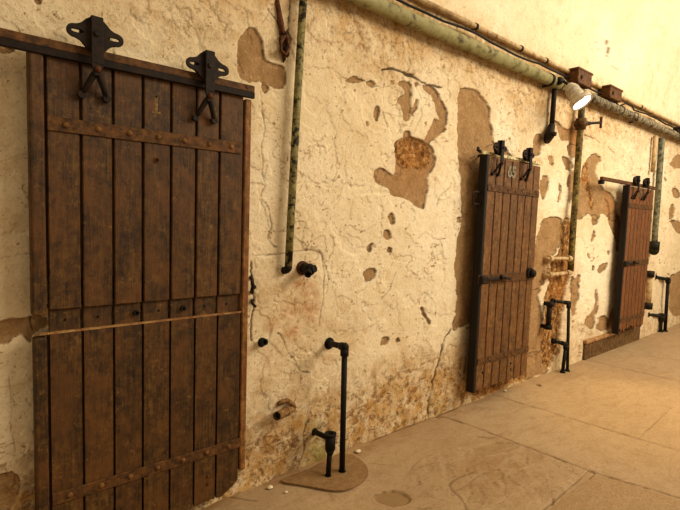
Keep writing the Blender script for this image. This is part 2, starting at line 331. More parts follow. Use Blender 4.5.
# ------------------------------------------------------------------ the long wall
ZTOP = at(430, 5, .03).z+.01
xs = columns(0, 690, .75, 120, 160); zs = np.linspace(-.03, ZTOP, 640)
X, ZZ = np.meshgrid(xs, zs); P, Q = topix(X, 0*X, ZZ); f = Field(X, ZZ, P, Q)
T = 'patch'
A1 = (240, 0, 4.857); A2 = (360, 60, 4.857); A3 = (360, 155, 4.857); A4 = (240, 200, 4.857); A5 = (240, 300, 4.857); A6 = (240, 400, 4.857); A7 = (360, 255, 4.857); A8 = (360, 340, 4.857)
E1 = (530, 80, 6.8); E2 = (530, 145, 6.8); E3 = (530, 215, 6.8); E4 = (520, 280, 6.8); E5 = (500, 330, 6.8); E6 = (620, 120, 5.1); E7 = (620, 220, 4.25)
patches = [
 [(242,30),(251,28),(258,33.5),(262.5,46),(262.5,58),(267,62),(283,65),(286,72),(286.5,83),(281,90),(265,85),(256.5,81),(246,83),(239,76),(235,64),(237,46)],
 Z(*A2, [(175,110),(215,100),(250,125),(245,145),(235,180),(245,230),(245,260),(235,295),(215,305),(205,290),(205,265),(185,225),(172,208),(190,180),(215,165)]),
 Z(*A2, [(268,185),(277,210),(265,240),(250,270),(238,268),(250,230)]),
 Z(*A2, [(300,120),(345,125),(375,155),(390,195),(420,230),(425,270),(410,310),(400,345),(370,380),(345,395),(320,420),(300,400),(320,370),(345,320),(355,285),(375,300),(385,290),(365,255),(355,190),(335,165),(305,145)]),
 Z(*A2, [(205,340),(240,345),(245,380),(300,395),(340,410),(362,450),(350,520),(175,520),(170,460),(180,420),(205,395)]),
 Z(*A3, [(170,-10),(365,-10),(365,40),(330,80),(320,140),(325,190),(300,265),(285,260),(220,210),(180,205),(150,195),(130,160),(80,140),(65,100),(80,65),(110,65),(165,105),(175,75)]),
 Z(*A3, [(135,280),(160,285),(163,330),(145,345),(130,325)]), Z(*A3, [(105,370),(120,365),(150,380),(145,410),(120,410),(108,395)]),
 Z(*A3, [(132,450),(152,455),(145,478),(130,470)]), Z(*A3, [(35,430),(60,425),(52,450),(57,465),(38,480),(33,455)]), Z(*A3, [(468,298),(487,303),(485,325),(466,327)]),
 Z(*A2, [(65,225),(90,220),(95,250),(80,300),(65,285)]), Z(*A2, [(28,298),(45,303),(44,324),(26,320)]), Z(*A2, [(258,110),(275,112),(278,130),(262,135)]),
 Z(*A7, [(15,80),(35,60),(60,60),(78,85),(70,115),(30,130),(12,110)]), Z(*A7, [(100,405),(120,400),(140,400),(140,425),(120,447),(98,440)]), Z(*A7, [(178,400),(192,405),(190,428),(177,425)]),
 Z(*A7, [(290,250),(306,258),(338,325),(328,335),(305,290)]),
 [(457,91),(463,88),(472,88),(483,98),(489,102),(491,128),(492,142),(500,150),(500,316),(468,322),(459,328),(449,331),(455,311),(456,286),(453,262),(455.5,243),(461,221),(461,186),(457,155),(456,122)],
 Z(*A2, [(500,500),(640,400),(700,420),(720,470),(860,520),(860,560),(600,560)]),
 Z(*E2, [(115,65),(150,75),(160,110),(145,145),(118,130)]), Z(*E2, [(75,200),(115,220),(122,300),(100,350),(75,375),(55,300)]), Z(*E2, [(193,240),(208,290),(202,380),(186,392),(190,300)]),
 Z(*E2, [(210,90),(240,75),(270,110),(290,120),(285,160),(250,180),(235,140)]), Z(*E2, [(250,-5),(320,-5),(320,80),(280,90),(255,50)]),
 Z(*E2, [(240,240),(260,190),(300,160),(315,170),(300,310),(280,320),(270,390),(262,390),(255,300),(240,270)]),
 Z(*E2, [(350,150),(380,100),(440,50),(480,80),(490,110),(460,120),(450,180),(470,250),(510,300),(560,340),(590,400),(605,515),(560,515),(480,455),(465,515),(440,515),(395,455),(340,515),(310,505),(325,300)]),
 Z(*E1, [(10,420),(30,355),(85,375),(70,440),(70,515),(5,515)]), Z(*E1, [(165,265),(200,310),(270,350),(290,270),(330,300),(330,515),(255,515),(265,400),(215,420),(180,330)]),
 Z(*E3, [(420,110),(440,110),(432,190),(410,188)]), Z(*E3, [(390,262),(403,268),(410,300),(395,295)]), Z(*E3, [(425,280),(438,285),(436,312),(424,308)]), Z(*E3, [(422,340),(436,345),(432,375),(420,370)]),
 Z(*E3, [(455,370),(495,320),(525,320),(495,380),(462,390)]), Z(*E3, [(525,-10),(610,-10),(622,70),(620,230),(590,265),(578,150),(545,110)]), Z(*E3, [(430,-5),(467,-5),(457,60),(430,80),(413,40)]),
 Z(*E3, [(522,240),(538,242),(535,275),(523,270)]), Z(*E3, [(75,15),(215,15),(220,60),(215,200),(150,280),(120,300),(120,420),(60,510),(0,515),(10,330),(30,180),(60,120)]),
 Z(*E3, [(280,410),(300,450),(320,400),(345,405),(335,515),(270,515)]),
 Z(*E4, [(40,-5),(160,-5),(120,120),(150,250),(160,350),(160,515),(10,515),(30,350)]), Z(*E4, [(340,-5),(405,-5),(388,200),(370,250),(345,240),(350,120)]),
 Z(*E4, [(430,270),(480,220),(510,140),(503,70),(522,70),(527,170),(500,250),(500,320),(470,340),(440,310)]), Z(*E4, [(520,340),(520,300),(555,225),(610,270),(600,340),(560,355)]), Z(*E4, [(600,240),(645,165),(645,345),(622,345)]),
 Z(*E5, [(150,150),(330,150),(330,280),(300,300),(180,340),(150,320)]),
 Z(*E6, [(250,230),(290,170),(330,180),(330,250),(270,245)]), Z(*E6, [(262,350),(292,345),(303,390),(272,402)]), Z(*E6, [(248,440),(270,430),(282,470),(262,515),(248,480)]), Z(*E6, [(225,290),(235,285),(233,310),(225,305)]),
 Z(*E7, [(208,0),(260,0),(260,60),(240,60),(225,22)]), Z(*E7, [(205,235),(240,220),(290,215),(290,400),(212,415),(210,300)]),
 Z(0, 290, 2.318, [(0,70),(35,65),(110,60),(115,85),(80,95),(70,125),(55,105),(35,105),(15,130),(-20,110),(-30,80)]), Z(0, 290, 2.318, [(-30,430),(30,418),(48,430),(40,470),(20,515),(-30,540)]),
 Z(0, 0, 5.667, [(-40,225),(0,240),(40,255),(90,285),(60,300),(-40,300)]), Z(0, 0, 5.667, [(185,-10),(235,-10),(230,20),(205,25)]),
 Z(*A1, [(105,405),(130,400),(135,440),(120,458),(103,440)]), Z(*A1, [(510,390),(550,370),(580,380),(600,400),(570,400),(540,405)]), Z(*A1, [(600,405),(640,385),(665,405),(640,425)]),
]
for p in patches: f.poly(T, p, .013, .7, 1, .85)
for p in (Z(*A3, [(165,-75),(230,-90),(300,-75),(340,-45),(345,20),(310,75),(270,65),(200,60),(165,0)]),
          Z(*E3, [(215,20),(290,20),(290,290),(280,400),(250,515),(120,515),(125,300),(210,260)]),
          Z(*E4, [(190,-5),(330,-5),(300,100),(290,250),(270,400),(260,515),(200,515),(160,490),(155,350),(170,200),(175,100)]),
          Z(*E5, [(270,0),(350,0),(370,150),(350,250),(310,270),(290,180)]),
          Z(*E2, [(350,150),(375,110),(400,120),(395,230),(430,330),(440,440),(410,440),(400,330),(350,240)]),
          Z(460, 240, 3.19, [(20,495),(60,470),(200,425),(230,430),(150,470),(70,500)])):
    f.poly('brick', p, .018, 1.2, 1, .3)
for p, w in ((Z(*A2, [(108,45),(150,42),(200,62),(240,78),(270,95),(330,120),(390,137)]), 2.8), (Z(*A2, [(200,62),(240,78)]), 4.0), (Z(*A2, [(108,45),(115,75)]), 1.2),
        (Z(*A7, [(430,360),(405,420),(390,450),(380,510)]), 1.7), (Z(*A8, [(405,0),(375,110),(355,200),(335,290),(330,380)]), 1.6), (Z(*A8, [(375,110),(420,165),(440,155)]), .9),
        (Z(230, 0, 2.833, [(85,260),(85,310),(103,350),(90,400),(90,470),(97,515)]), .9), (Z(*A4, [(110,0),(125,20),(148,70),(148,140),(135,190),(150,215),(180,225)]), 1.1),
        (Z(*A4, [(75,270),(215,260),(320,240),(395,255),(405,300),(400,515)]), 1.0), (Z(*A5, [(400,0),(385,60),(380,130)]), .9),
        (Z(*A5, [(175,160),(200,170),(215,240),(240,260),(265,300),(270,320),(300,345),(330,352)]), 1.3), (Z(*A4, [(430,170),(458,200),(450,240),(430,285)]), .9),
        (Z(*A4, [(345,170),(335,210),(320,230)]), .7), (Z(*A4, [(370,0),(390,40),(400,10)]), .7), (Z(*A4, [(280,90),(290,130),(330,150)]), .6), (Z(*A4, [(410,300),(430,400),(410,470)]), .8),
        (Z(*A2, [(108,250),(130,325)]), .7), (Z(*A2, [(110,255),(190,280)]), .7), (Z(*A2, [(285,170),(295,260),(270,330),(240,370)]), .8), (Z(*A2, [(0,90),(40,130),(85,125)]), 1.0),
        (Z(*A7, [(300,185),(330,190),(365,245),(360,300)]), .7), (Z(*A7, [(165,85),(150,150),(90,230)]), .7), (Z(*A7, [(175,220),(185,330),(215,370)]), .6), (Z(*A7, [(0,260),(50,320)]), .6),
        (Z(*A3, [(435,135),(420,165),(385,185),(372,240)]), .7), (Z(*A3, [(470,30),(485,150),(495,300)]), .8),
        (Z(*A1, [(130,40),(150,70),(190,125)]), 1.6), (Z(*A1, [(175,0),(190,60),(190,120)]), 2.0), (Z(*A1, [(240,0),(235,100),(240,200)]), 1.5), (Z(*A1, [(105,110),(140,70),(120,20)]), .8),
        (Z(360, 0, 4.25, [(85,40),(105,100),(90,130),(105,165)]), .9), (Z(360, 0, 4.25, [(285,120),(285,150)]), 1.6), (Z(360, 0, 4.25, [(205,225),(210,290),(195,310)]), .8),
        (Z(*A6, [(325,90),(305,130),(300,200),(310,240),(280,300),(270,345)]), 1.2), (Z(*E4, [(255,180),(275,210),(260,300),(262,400)]), 1.6), (Z(*E4, [(130,230),(155,300),(160,350)]), .8),
        (Z(*E3, [(35,180),(20,330)]), .8), (Z(*E2, [(540,10),(575,60),(575,110)]), .8), (Z(*E2, [(500,130),(510,165)]), .8), (Z(*E6, [(45,190),(60,215),(50,260)]), .8), (Z(*E6, [(95,225),(108,260)]), .8),
        (Z(0, 290, 2.318, [(20,200),(28,260),(22,310),(35,370)]), .7), (Z(*E1, [(370,380),(420,400),(480,430)]), 1.2), (Z(0, 180, 2.52, [(0,195),(40,190),(75,185)]), .6),
        (Z(*E5, [(180,160),(240,150),(290,180),(290,230),(250,300)]), .7), (Z(*E2, [(515,370),(540,400),(550,500)]), 1.4), (Z(*E5, [(10,400),(60,350),(90,335)]), 1.0)):
    f.line(p, w)
f.line([(36, 315), (30, 318), (33, 330)], 1.2)
f.line([(251, 262), (251, 280), (253, 300), (252, 320), (250, 340)], 2.2)      # rust-dark jamb beside the first door
f.line(Z(*E1, [(70, 60), (65, 120)]), 1.2); f.line(Z(*E6, [(290, 60), (290, 130)]), 1)
for c, r, ry, v in (((303,285),12,10,.9),((309,300),9,22,.7),((290,310),12,14,.5),((290,332),9,9,.8),((272,325),8,8,.5),((327,356),10,8,.4),((322,325),10,9,.35),((577,128),12,14,.7),((575,133),6,22,.9),
        ((572,268),10,9,.9),((610,205),5,16,.6),((584,180),5,4,1),((245,345),6,20,.4),((270,360),10,14,.4),((560,290),10,14,.6),((536,162),5,5,1),((286,160),5,8,.4),((411,165),22,26,.3),((505,395),30,8,.6)):
    f.blob('rust', c, r*1.25, ry*1.2, min(1, v*1.3))
f.blob('green', (317, 452), 17, 26, 1); f.blob('green', (313, 425), 10, 10, .6); f.blob('green', (437, 405), 14, 12, .35)
# speckled damp at the foot of the wall, soot under the pipe
low = np.clip((.55+.25*fbm(X*2, ZZ*2, 3, 7)-ZZ)/.32, 0, 1)*np.clip((5.5-X)/2, .35, 1)
f.m['grime'] = np.maximum(f.m['grime'], np.clip(low*1.3, 0, 1))
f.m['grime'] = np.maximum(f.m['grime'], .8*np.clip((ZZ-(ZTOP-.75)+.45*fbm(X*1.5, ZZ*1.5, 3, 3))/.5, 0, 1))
for c, r, ry, v in (((275,438),28,22,1),((275,440),20,14,1),((400,400),50,18,1),((330,400),40,30,.6),((375,425),60,12,1),((262,395),14,30,.6),((300,400),30,30,.6),((290,325),30,60,.42),((380,405),50,24,.8),((380,388),16,13,.8),((345,330),20,30,.3),((262,300),14,40,.35),((400,70),70,26,.45),((455,50),60,22,.35),((470,405),20,14,.35),((20,160),45,170,.25)):  # the tall leftmost blob darkens the wall's left end
    f.blob('grime', c, r*1.1, ry*1.1, v)
spk = (fbm(X*14, ZZ*14, 4, 21) > .17)*low; f.m['brick'] = np.maximum(f.m['brick'], spk*.75)
spk2 = np.clip((np.abs(fbm(P/5, Q/5, 4, 31)) < .02)*1.0, 0, 1)*np.clip(1-np.hypot((P-277)/20, (Q-440)/14), 0, 1); f.m['dark'] = np.maximum(f.m['dark'], np.clip(spk2*2, 0, .9))
gr = (np.abs(fbm(P/9, Q/7, 3, 35)-.02) > .07)*np.clip(1.2-np.hypot((P-278)/24, (Q-440)/18), 0, 1); f.m['brick'] = np.maximum(f.m['brick'], np.clip(gr, 0, .7))
# small pits everywhere
pit = (fbm(P/3.2, Q/3.2, 2, 41) > .33)*(fbm(P/30, Q/30, 2, 43) > -.06); f.m['patch'] = np.maximum(f.m['patch'], pit*.95)
edge = 0*X                                  # flaked skim coat: shallow steps with thin dark lines along their lips
for sc_, thr, sd in ((2.3, .03, 51), (3.1, .08, 52), (4.7, .05, 53), (1.7, -.08, 54)):
    n_ = fbm(X*sc_, ZZ*sc_, 6, sd)-thr; edge += np.clip(n_/.008, 0, 1)
    f.m['lip'] = np.maximum(f.m.get('lip', 0*X), np.clip(1-np.abs(n_)/.0035, 0, 1)*(fbm(X*2+5, ZZ*2, 3, sd+7) > -.02)*.75)
for v in ((283, 285, 46),):
    f.blob('pale', (440, 240), 60, 110, .55); f.blob('pale', (350, 230), 50, 60, .3); f.blob('pale', (555, 195), 20, 25, .9); f.blob('pale', (598, 280), 30, 60, .8); f.blob('pale', (640, 160), 40, 40, .5); f.blob('pale', (425,95),26,30,.5); f.blob('pale', (500,130),20,35,.5)
f.m['pale'] *= (1-f.m['patch'])*(1-f.m['brick'])
und = .014*fbm(X*1.1, ZZ*1.1, 3, 61)+.010*fbm(X*5, ZZ*5, 4, 63)+.0035*fbm(X*28, ZZ*28, 3, 65)
rough = low*.022*fbm(X*9, ZZ*9, 5, 67)+f.m['brick']*.025*fbm(X*12, ZZ*12, 4, 69)
H = und+rough+edge*.0038+f.h
# mortar fillet rising from the floor at the first door
fx = np.clip(1-np.abs(X-.45)/.45, 0, 1); H = H+fx*.10*np.clip(1-ZZ/.22, 0, 1)**2+.03*np.clip(1-ZZ/.10, 0, 1)**2*np.clip(1-np.abs(X-.95)/.6, 0, 1)
wall = link('wall_left', grid_mesh('wall_left', np.stack([X, -H, ZZ], -1), f.m), M_plaster); tag(wall, kind='structure')
# ------------------------------------------------------------------ vault above the pipes
cx = columns(380, 690, 3, 20, 80); th = np.linspace(0, math.radians(58), 170); R = 2.75
X, TH = np.meshgrid(cx, th); Yc = -.015-R+R*np.cos(TH); Zc = ZTOP-.005+R*np.sin(TH)
P, Q = topix(X, Yc, Zc); f = Field(X, TH, P, Q)
for p, w in (([(606, 39), (608, 48), (607, 57)], 1.8), ([(597, 42), (599, 49)], 1), ([(590, 44), (592, 50)], 1), (Z(540, 50, 6.8, [(480, 110), (530, 140)]), .8), (Z(540, 50, 6.8, [(600, 60), (620, 90)]), .8),
             ([(420, 0), (470, 20)], .5)): f.line(p, w, .004, .8)
f.m['grime'] = np.maximum(.35*np.clip(fbm(X*1.2, TH*3, 3, 5)*3, 0, 1), .5*np.clip(1-TH/.06, 0, 1)); f.m['pale'] += .25
hh = .02*fbm(X*.9, TH*3, 3, 8)+.006*fbm(X*7, TH*18, 4, 9)-f.h*0
v = link('ceiling', grid_mesh('ceiling', np.stack([X, Yc-hh*np.cos(TH)-f.h*0, Zc-hh*np.sin(TH)], -1), f.m), M_plaster); tag(v, kind='structure')
# ------------------------------------------------------------------ floor
ys = np.concatenate([-np.linspace(-.02, 2.4, 430), -np.linspace(2.42, 7, 60)]); fxs = columns(150, 690, 1.0, 80, 120)
X, Y = np.meshgrid(fxs, ys); P, Q = topix(X, Y, 0*X); f = Field(X, Y, P, Q)
f.wx = P+1.0*fbm(P/9, Q/6, 3, 1); f.wy = Q+1.0*fbm(P/9, Q/6, 3, 5)
inv = np.where(Q < 700, 1, 0)
def fl(p, w, d=.006, v=.8): f.line(p, w, d, v)
fl([(432, 417), (445, 415), (527, 446), (588, 470), (680, 497), (700, 503)], 1.3)
fl([(486, 392), (496, 395), (638, 438), (680, 450), (720, 461)], 1.0, .004, .7)
fl([(638, 438), (672, 407)], .9, .004, .7); fl([(588, 471), (565, 491), (543, 510), (500, 545)], 1.4)
fl([(575, 357), (584, 359), (680, 381), (720, 390)], .9, .004, .6); fl([(618, 349), (663, 359), (690, 360)], .7, .003, .4)
fl([(588, 470), (596, 472), (590, 478)], 2.2)
fl(Z(420, 380, 2.615, [(350, 310), (345, 325)]), 2.5)
for kk in range(9):                          # flaked bedding layers of the big slab
    n_ = fbm(X*2.2+Y*1.2, (X-Y)*4.5, 5, 80+kk) - .12
    f.m['dark'] = np.maximum(f.m['dark'], .55*np.clip(1-np.abs(n_)/.006, 0, 1)*(np.hypot((P-495)/85, (Q-475)/32) < 1)*(fbm(X*3, Y*3, 3, 90+kk) > .1))
    f.h += .0015*np.clip(n_/.01, 0, 1)*(np.hypot((P-495)/85, (Q-475)/32) < 1)
f.poly('gravel', [(597, 473), (680, 500), (760, 525), (760, 640), (430, 640), (543, 512), (590, 476)], 0, 1)
f.poly('patch', [(470, 449), (481, 443), (508, 441), (523, 446), (497, 453), (477, 455)], .006, 1, .45, .5)
f.poly('patch', [(373, 494), (380, 491), (398, 489), (413, 498), (405, 505), (391, 506), (376, 501)], .010, .7, 1, .7)
f.poly('patch', Z(*E5, [(345, 275), (410, 265), (540, 290), (550, 305), (490, 338), (440, 330)]), .003, 1, .4, .15)
for p, w in ((Z(420, 380, 2.615, [(140, 240), (75, 265), (80, 285), (110, 310), (125, 345)]), 1.6), (Z(420, 380, 2.615, [(80, 290), (120, 280), (150, 250), (210, 235)]), .9), (Z(420, 380, 2.615, [(0, 230), (30, 215), (90, 225)]), .8),
             (Z(420, 380, 2.615, [(150, 145), (195, 150)]), 1.2), (Z(420, 380, 2.615, [(175, 152), (215, 140)]), .8), (Z(420, 380, 2.615, [(235, 225), (290, 255), (330, 245)]), .6),
             (Z(200, 390, 2.833, [(590, 330), (640, 335), (680, 330)]), .9), (Z(200, 390, 2.833, [(365, 290), (380, 320)]), .8), (Z(200, 390, 2.833, [(80, 300), (160, 312)]), 1.2), (Z(200, 390, 2.833, [(475, 205), (560, 215)]), .7),
             (Z(200, 390, 2.833, [(435, 170), (470, 200)]), .7), (Z(420, 380, 2.615, [(305, 10), (315, 14)]), 1.5), ([(438, 418), (456, 414)], .9), (Z(200, 390, 2.833, [(0, 335), (60, 300), (100, 285)]), 1.0)):
    f.line(p, w, .005, .65)
f.line([(483, 392), (470, 400), (442, 414), (429, 417), (370, 440)], 1.6, .006, .75)
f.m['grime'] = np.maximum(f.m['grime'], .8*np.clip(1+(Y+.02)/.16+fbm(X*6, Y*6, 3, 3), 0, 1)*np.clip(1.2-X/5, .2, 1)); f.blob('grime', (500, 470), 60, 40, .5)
strata = np.clip(1-np.hypot((P-500)/75, (Q-478)/34), 0, 1)
hh = .006*fbm(X*1.2, Y*1.2, 3, 2)+.004*fbm(X*7, Y*7, 4, 12)+strata*.030*np.abs(fbm(X*3+Y*2.5, (X-Y)*7, 4, 14))+f.h
hh = hh*np.clip(X*0+1, 0, 1)
fo = link('floor', grid_mesh('floor', np.stack([X, Y, hh-.004], -1), f.m), M_floor); tag(fo, kind='structure')
# ------------------------------------------------------------------ sliding doors
def hanger(door, cx_, ztop, y, mat, s=1.0, wheel=True):
    """slotted roller plate, strap and forked foot; ztop = height of the plate's centre, y = plane of the door face"""
    # lens-shaped plate: tall round middle, slim slotted ears
    kx = .86; top_ = [(-.108, .0), (-.105, .012), (-.092, .020), (-.075, .022), (-.055, .030), (-.035, .050), (-.012, .060), (.012, .060), (.035, .050), (.055, .030), (.075, .022), (.092, .020), (.105, .012)]
    prof = top_+[(-a_, -b_) for a_, b_ in top_]
    prof = smooth(prof, True, 1); out = [(cx_+a_*s*kx, ztop+b_*s) for a_, b_ in prof][::-1]
    def slot(x): return [(x+s*.021*math.copysign(abs(math.cos(a))**.6, math.cos(a)), ztop+s*.0075*math.sin(a)) for a in [k/14*2*math.pi for k in range(14)]]
    me = plate_mesh('roller_plate', out, [slot(cx_-.060*s), slot(cx_+.060*s)], y-.035, .010)
    pl = link('hanger', me, mat, door)
    b = B().cyl((cx_, y-.030, ztop), (cx_, y-.006, ztop), .050*s, n=28); b.cyl((cx_, y-.06, ztop), (cx_, y-.004, ztop), .012*s); b.go('roller', mat, pl)
    b = B(); w = .020*s; zb = ztop-.105*s
    b.box((cx_-w, y-.052, zb), (cx_+w, y-.062, ztop+.060*s), .002); b.box((cx_-w, y-.052, ztop+.060*s), (cx_+w, y-.02, ztop+.050*s), .002)
    b.prism([(cx_-w, zb), (cx_+w, zb), (cx_+.010*s, zb-.04*s), (cx_-.010*s, zb-.04*s)], y-.062, y-.052)
    b.cyl((cx_, y-.070, ztop), (cx_, y-.060, ztop), .011*s, n=6); b.go('strap', mat, pl)
    b = B(); zt = zb-.022*s
    for sx in (-1, 1):
        b.tube([(cx_, y-.045, zt), (cx_+sx*.012*s, y-.040, zt-.02*s), (cx_+sx*.028*s, y-.026, zt-.055*s), (cx_+sx*.042*s, y-.008, zt-.085*s)], [.010*s, .012*s, .010*s, .009*s], 6)
        b.cyl((cx_+sx*.042*s, y-.002, zt-.085*s), (cx_+sx*.042*s, y-.020, zt-.085*s), .014*s, n=12)
    b.go('forked_foot', mat, pl)
    B().sph((cx_, y-.062, zt+.004), .012*s).go('rivet', M_rust, pl)
def band(door, x0, x1, z0, z1, y, mat, xs_, rr=.0115, sag=0):
    b = B().box((x0, y, z0), (x1, y-.007, z1), .0015).go('iron_band', mat, door)
    for x in xs_: B().sph((x, y-.007, (z0+z1)/2), rr, (1, .8, 1), 10).go('rivet', M_rivet, b)
    return b
def worn(x0, x1, z, n, amp, seed):          # ragged lower edge
    random.seed(seed); return [(x0+(x1-x0)*i/n, z+random.uniform(0, amp)) for i in range(n+1)]
def boards(b, seams, z0, z1, y, th, gap=.010, seed=1, cut=None):
    random.seed(seed)
    for a, c in zip(seams, seams[1:]):
        r = random.random(); zz = z0 if cut is None else cut((a+c)/2)
        if cut is None: b.box((a+gap/2, y, z0), (c-gap/2, y+th, z1), .0035, r)
        else:
            pts = [(a+gap/2, z1), (a+gap/2, cut(a))]+[(a+(c-a)*t, cut(a+(c-a)*t)+random.uniform(-.006, .006)) for t in (.25, .5, .75)]+[(c-gap/2, cut(c)), (c-gap/2, z1)]
            b.prism(pts, y, y+th, r)
    b.box((seams[0], y+.022, max(z0, .02)+.12), (seams[-1], y+th-.004, z1-.003), 0, 1)   # backing seen in the gaps
# -- door 1
Y1 = -.100
X1 = lambda px, py=200: at(px, py, .10).x
xl, xr = X1(27.5, 60), X1(249.5, 200); sl, sr = X1(46.5, 200), X1(243, 200); ztop = at(28, 51, .10).z
d1 = thing('sliding_door', (xl, Y1, .05), 'large dark wooden plank door nearest the viewer, hung on a long rusty rail', 'door')
ztop0 = ztop; seams = [sl]+[X1(p, 90) for p in (80.5, 113, 143, 171.5, 197, 220.5)]+[sr]
zm1 = at(240.9, 293.9, .10).z; zm0 = at(240.9, 312, .10).z
zb1 = at(222, 496, .10).z
def cut1(x):
    t = (x-seams[-2])/(seams[-1]-seams[-2]); return zb1+max(0, t)**2*.055
b = B(); boards(b, seams, zm1, ztop+.028, Y1, .045, seed=3); b.go('upper_planks', M_wood1, d1)
b = B(); boards(b, seams, zb1, zm0, Y1, .045, seed=4, cut=cut1); b.go('lower_planks', M_wood1, d1)
b = B(); boards(b, seams, zm0-.01, zm1+.01, Y1+.016, .02, seed=5); b.go('recessed_strip', M_wood1, d1)
b = B().box((seams[0]-.03, Y1-.001, zm0-.003), (seams[-1], Y1+.016, zm0+.0035)).go('ledge', wood('lit_edge', '7a5630', 'a57c4b', 'c59c66'), d1)  # paler wood colours paint the light caught by this ledge
b = B()
for px, pz in ((146, 0), (184, .003)):
    c = Vector((X1(px if px != 146 else 137, 310), Y1+.012, (zm0+zm1)/2)); b.ring(c+Vector((0, .004, 0)), c+Vector((0, -.012, 0)), .012, .007, 16)
for px in (66, 99, 160, 206, 228): b.sph((X1(px, 310), Y1+.015, (zm0+zm1)/2), .005)
b.go('bolt_hole', M_black, d1)
zg = at(156, 104, .1).z; xg_ = X1(156.5, 104)
B().box((xg_-.006, Y1-.0006, zg-.034), (xg_+.006, Y1, zg+.034)).box((xg_-.018, Y1-.0006, zg-.038), (xg_+.018, Y1, zg-.031)).box((xg_-.010, Y1-.0006, zg+.027), (xg_+.004, Y1, zg+.034)).go('worn_painted_mark', metal('worn_mark', '4b3820', '8a6a40', s=90, lo=.42, hi=.58), d1)
b = B(); b.box((xl, Y1-.012, zm1-.018), (sl-.004, Y1+.045, ztop+.012), .010, .6, 3); b.go('stile', M_wood1, d1)
b = B(); b.box((xl+.004, Y1-.004, zb1-.005), (sl-.004, Y1+.045, zm0-.012), .008, .8, 2); b.go('stile', M_wood1, d1)
M_edge = wood('stile_brown', '3a2312', '7d5226', 'a87640')
b = B(); b.box((sr+.003, Y1-.006, zb1+.10), (xr, Y1+.045, ztop-.01), .004, .1); b.go('edge_batten', M_edge, d1)
zt = at(65.5, 124.2, .107).z; zw = .030
band(d1, X1(47, 120), X1(241, 145), zt-zw, zt+zw*.8, Y1, M_rustband, [X1(p, 130) for p in (65.5, 98, 129, 158, 184, 209, 231)])
zt = at(69.4, 495.3, .107).z
band(d1, X1(52, 490), X1(240, 440), zt-.024, zt+.024, Y1, M_rustband, [X1(p, 470) for p in (69.4, 101, 130, 157, 182.5, 206, 228)])
for px, py in ((208, 476), (208, 484)): B().sph(at(px, py, .102), .009, (1, .6, 1), 8).go('bolt', M_rust, d1)
bb = B(); bb.ring(at(157, 160, .095), at(157, 160, .108), .010, .005, 14); bb.go('bolt_hole', M_rust, d1)
zr_t = at(120, 55, .118).z; zr_b = at(254, 96, .118).z
for px in (96, 209):
    q = at(px, 36 if px < 100 else 69, .16); hanger(d1, q.x+.004, at(px, 36 if px < 100 else 67.5, .135).z, Y1-.005, M_iron, 1.06)
rail = thing('door_rail', (xl-.3, -.11, zr_b), 'long rusty iron rail over the nearest door, wall left of it bare', 'rail')
xr2 = at(255, 92, .12).x
B().box((-1.5, -.118, zr_b+.016), (xr2, -.106, zr_t), .002).go('bar', M_rustband, rail)
B().box((-1.5, -.121, zr_b-.012), (xr2, -.100, zr_b+.016), .002).go('shade_lip', M_railshade, rail)  # dark strip below the bar, painting its shadow on the door top
for x in (xl-.6, xl+.22, xr2-.04): B().cyl((x, -.122, (zr_t+zr_b)/2+.012), (x, .02, (zr_t+zr_b)/2+.012), .008).go('wall_bolt', M_rust, rail)
# -- doors 2 and 3
def far_door(tag_, ztl, xl, xr, zt, zb, mat, label, ub, mb, lb, hx, num=None, ragged=.0, gapw=.012):
    d = thing('sliding_door', (xl, -.13, zb), label, 'door'); y = -.13
    st = .035; n = 7; se = [xl+st+(xr-xl-st)*i/n for i in range(n+1)]
    b = B(); random.seed(int(xl*10))
    for a, c in zip(se, se[1:]):
        r = random.random()
        if ragged: b.prism([(a+gapw/2, zt), (a+gapw/2, zb+random.uniform(0, ragged)), (a+(c-a)*.4, zb+random.uniform(-.02, ragged)), (a+(c-a)*.7, zb+random.uniform(0, ragged)), (c-gapw/2, zb+random.uniform(0, ragged)), (c-gapw/2, zt)], y, y+.045, r)
        else: b.box((a+gapw/2, y, zb), (c-gapw/2, y+.045, zt), .004, r)
    b.box((se[0], y+.024, zb+.05), (se[-1], y+.04, zt-.01), 0, 1); b.go('planks', mat, d)
    B().box((xl, y-.008, zb-.01), (xl+st-.004, y+.06, zt+.01), .005, .9).go('stile', M_shade_wood, d)  # stile coloured near black to paint the unlit side of the door
    for zc, hgt in ((ub, .052), (lb, .05)):
        band(d, xl+st+.005, xr-.01, zc-hgt/2, zc+hgt/2, y, M_rustband, [(p+q)/2 for p, q in zip(se, se[1:])], .009)
    m = band(d, xl-.01, xr, mb-.035, mb+.035, y, M_rustband, [xr-.03, xr-.12, xr-.25, xl+.06], .008)
    B().box((xl-.015, y-.045, mb-.03), (xl+.06, y-.006, mb+.03), .006).box((xl+.05, y-.03, mb-.012), (xl+.30, y-.012, mb+.010), .004).go('latch', M_iron, m)
    B().cyl((xl+.26, y-.035, mb+.012), (xl+.38, y-.035, mb-.004), .011).sph((xl+.26, y-.035, mb+.012), .018).go('hasp', M_iron, m)
    for x in hx: hanger(d, x, zt+.065, y, M_iron, .92)
    return d, se
M_shade_wood = wood('shaded_stile', '0a0603', '120b05', '1c1108', '2a1a0c', '180e06')  # shade of the unlit door side put into the wood colour
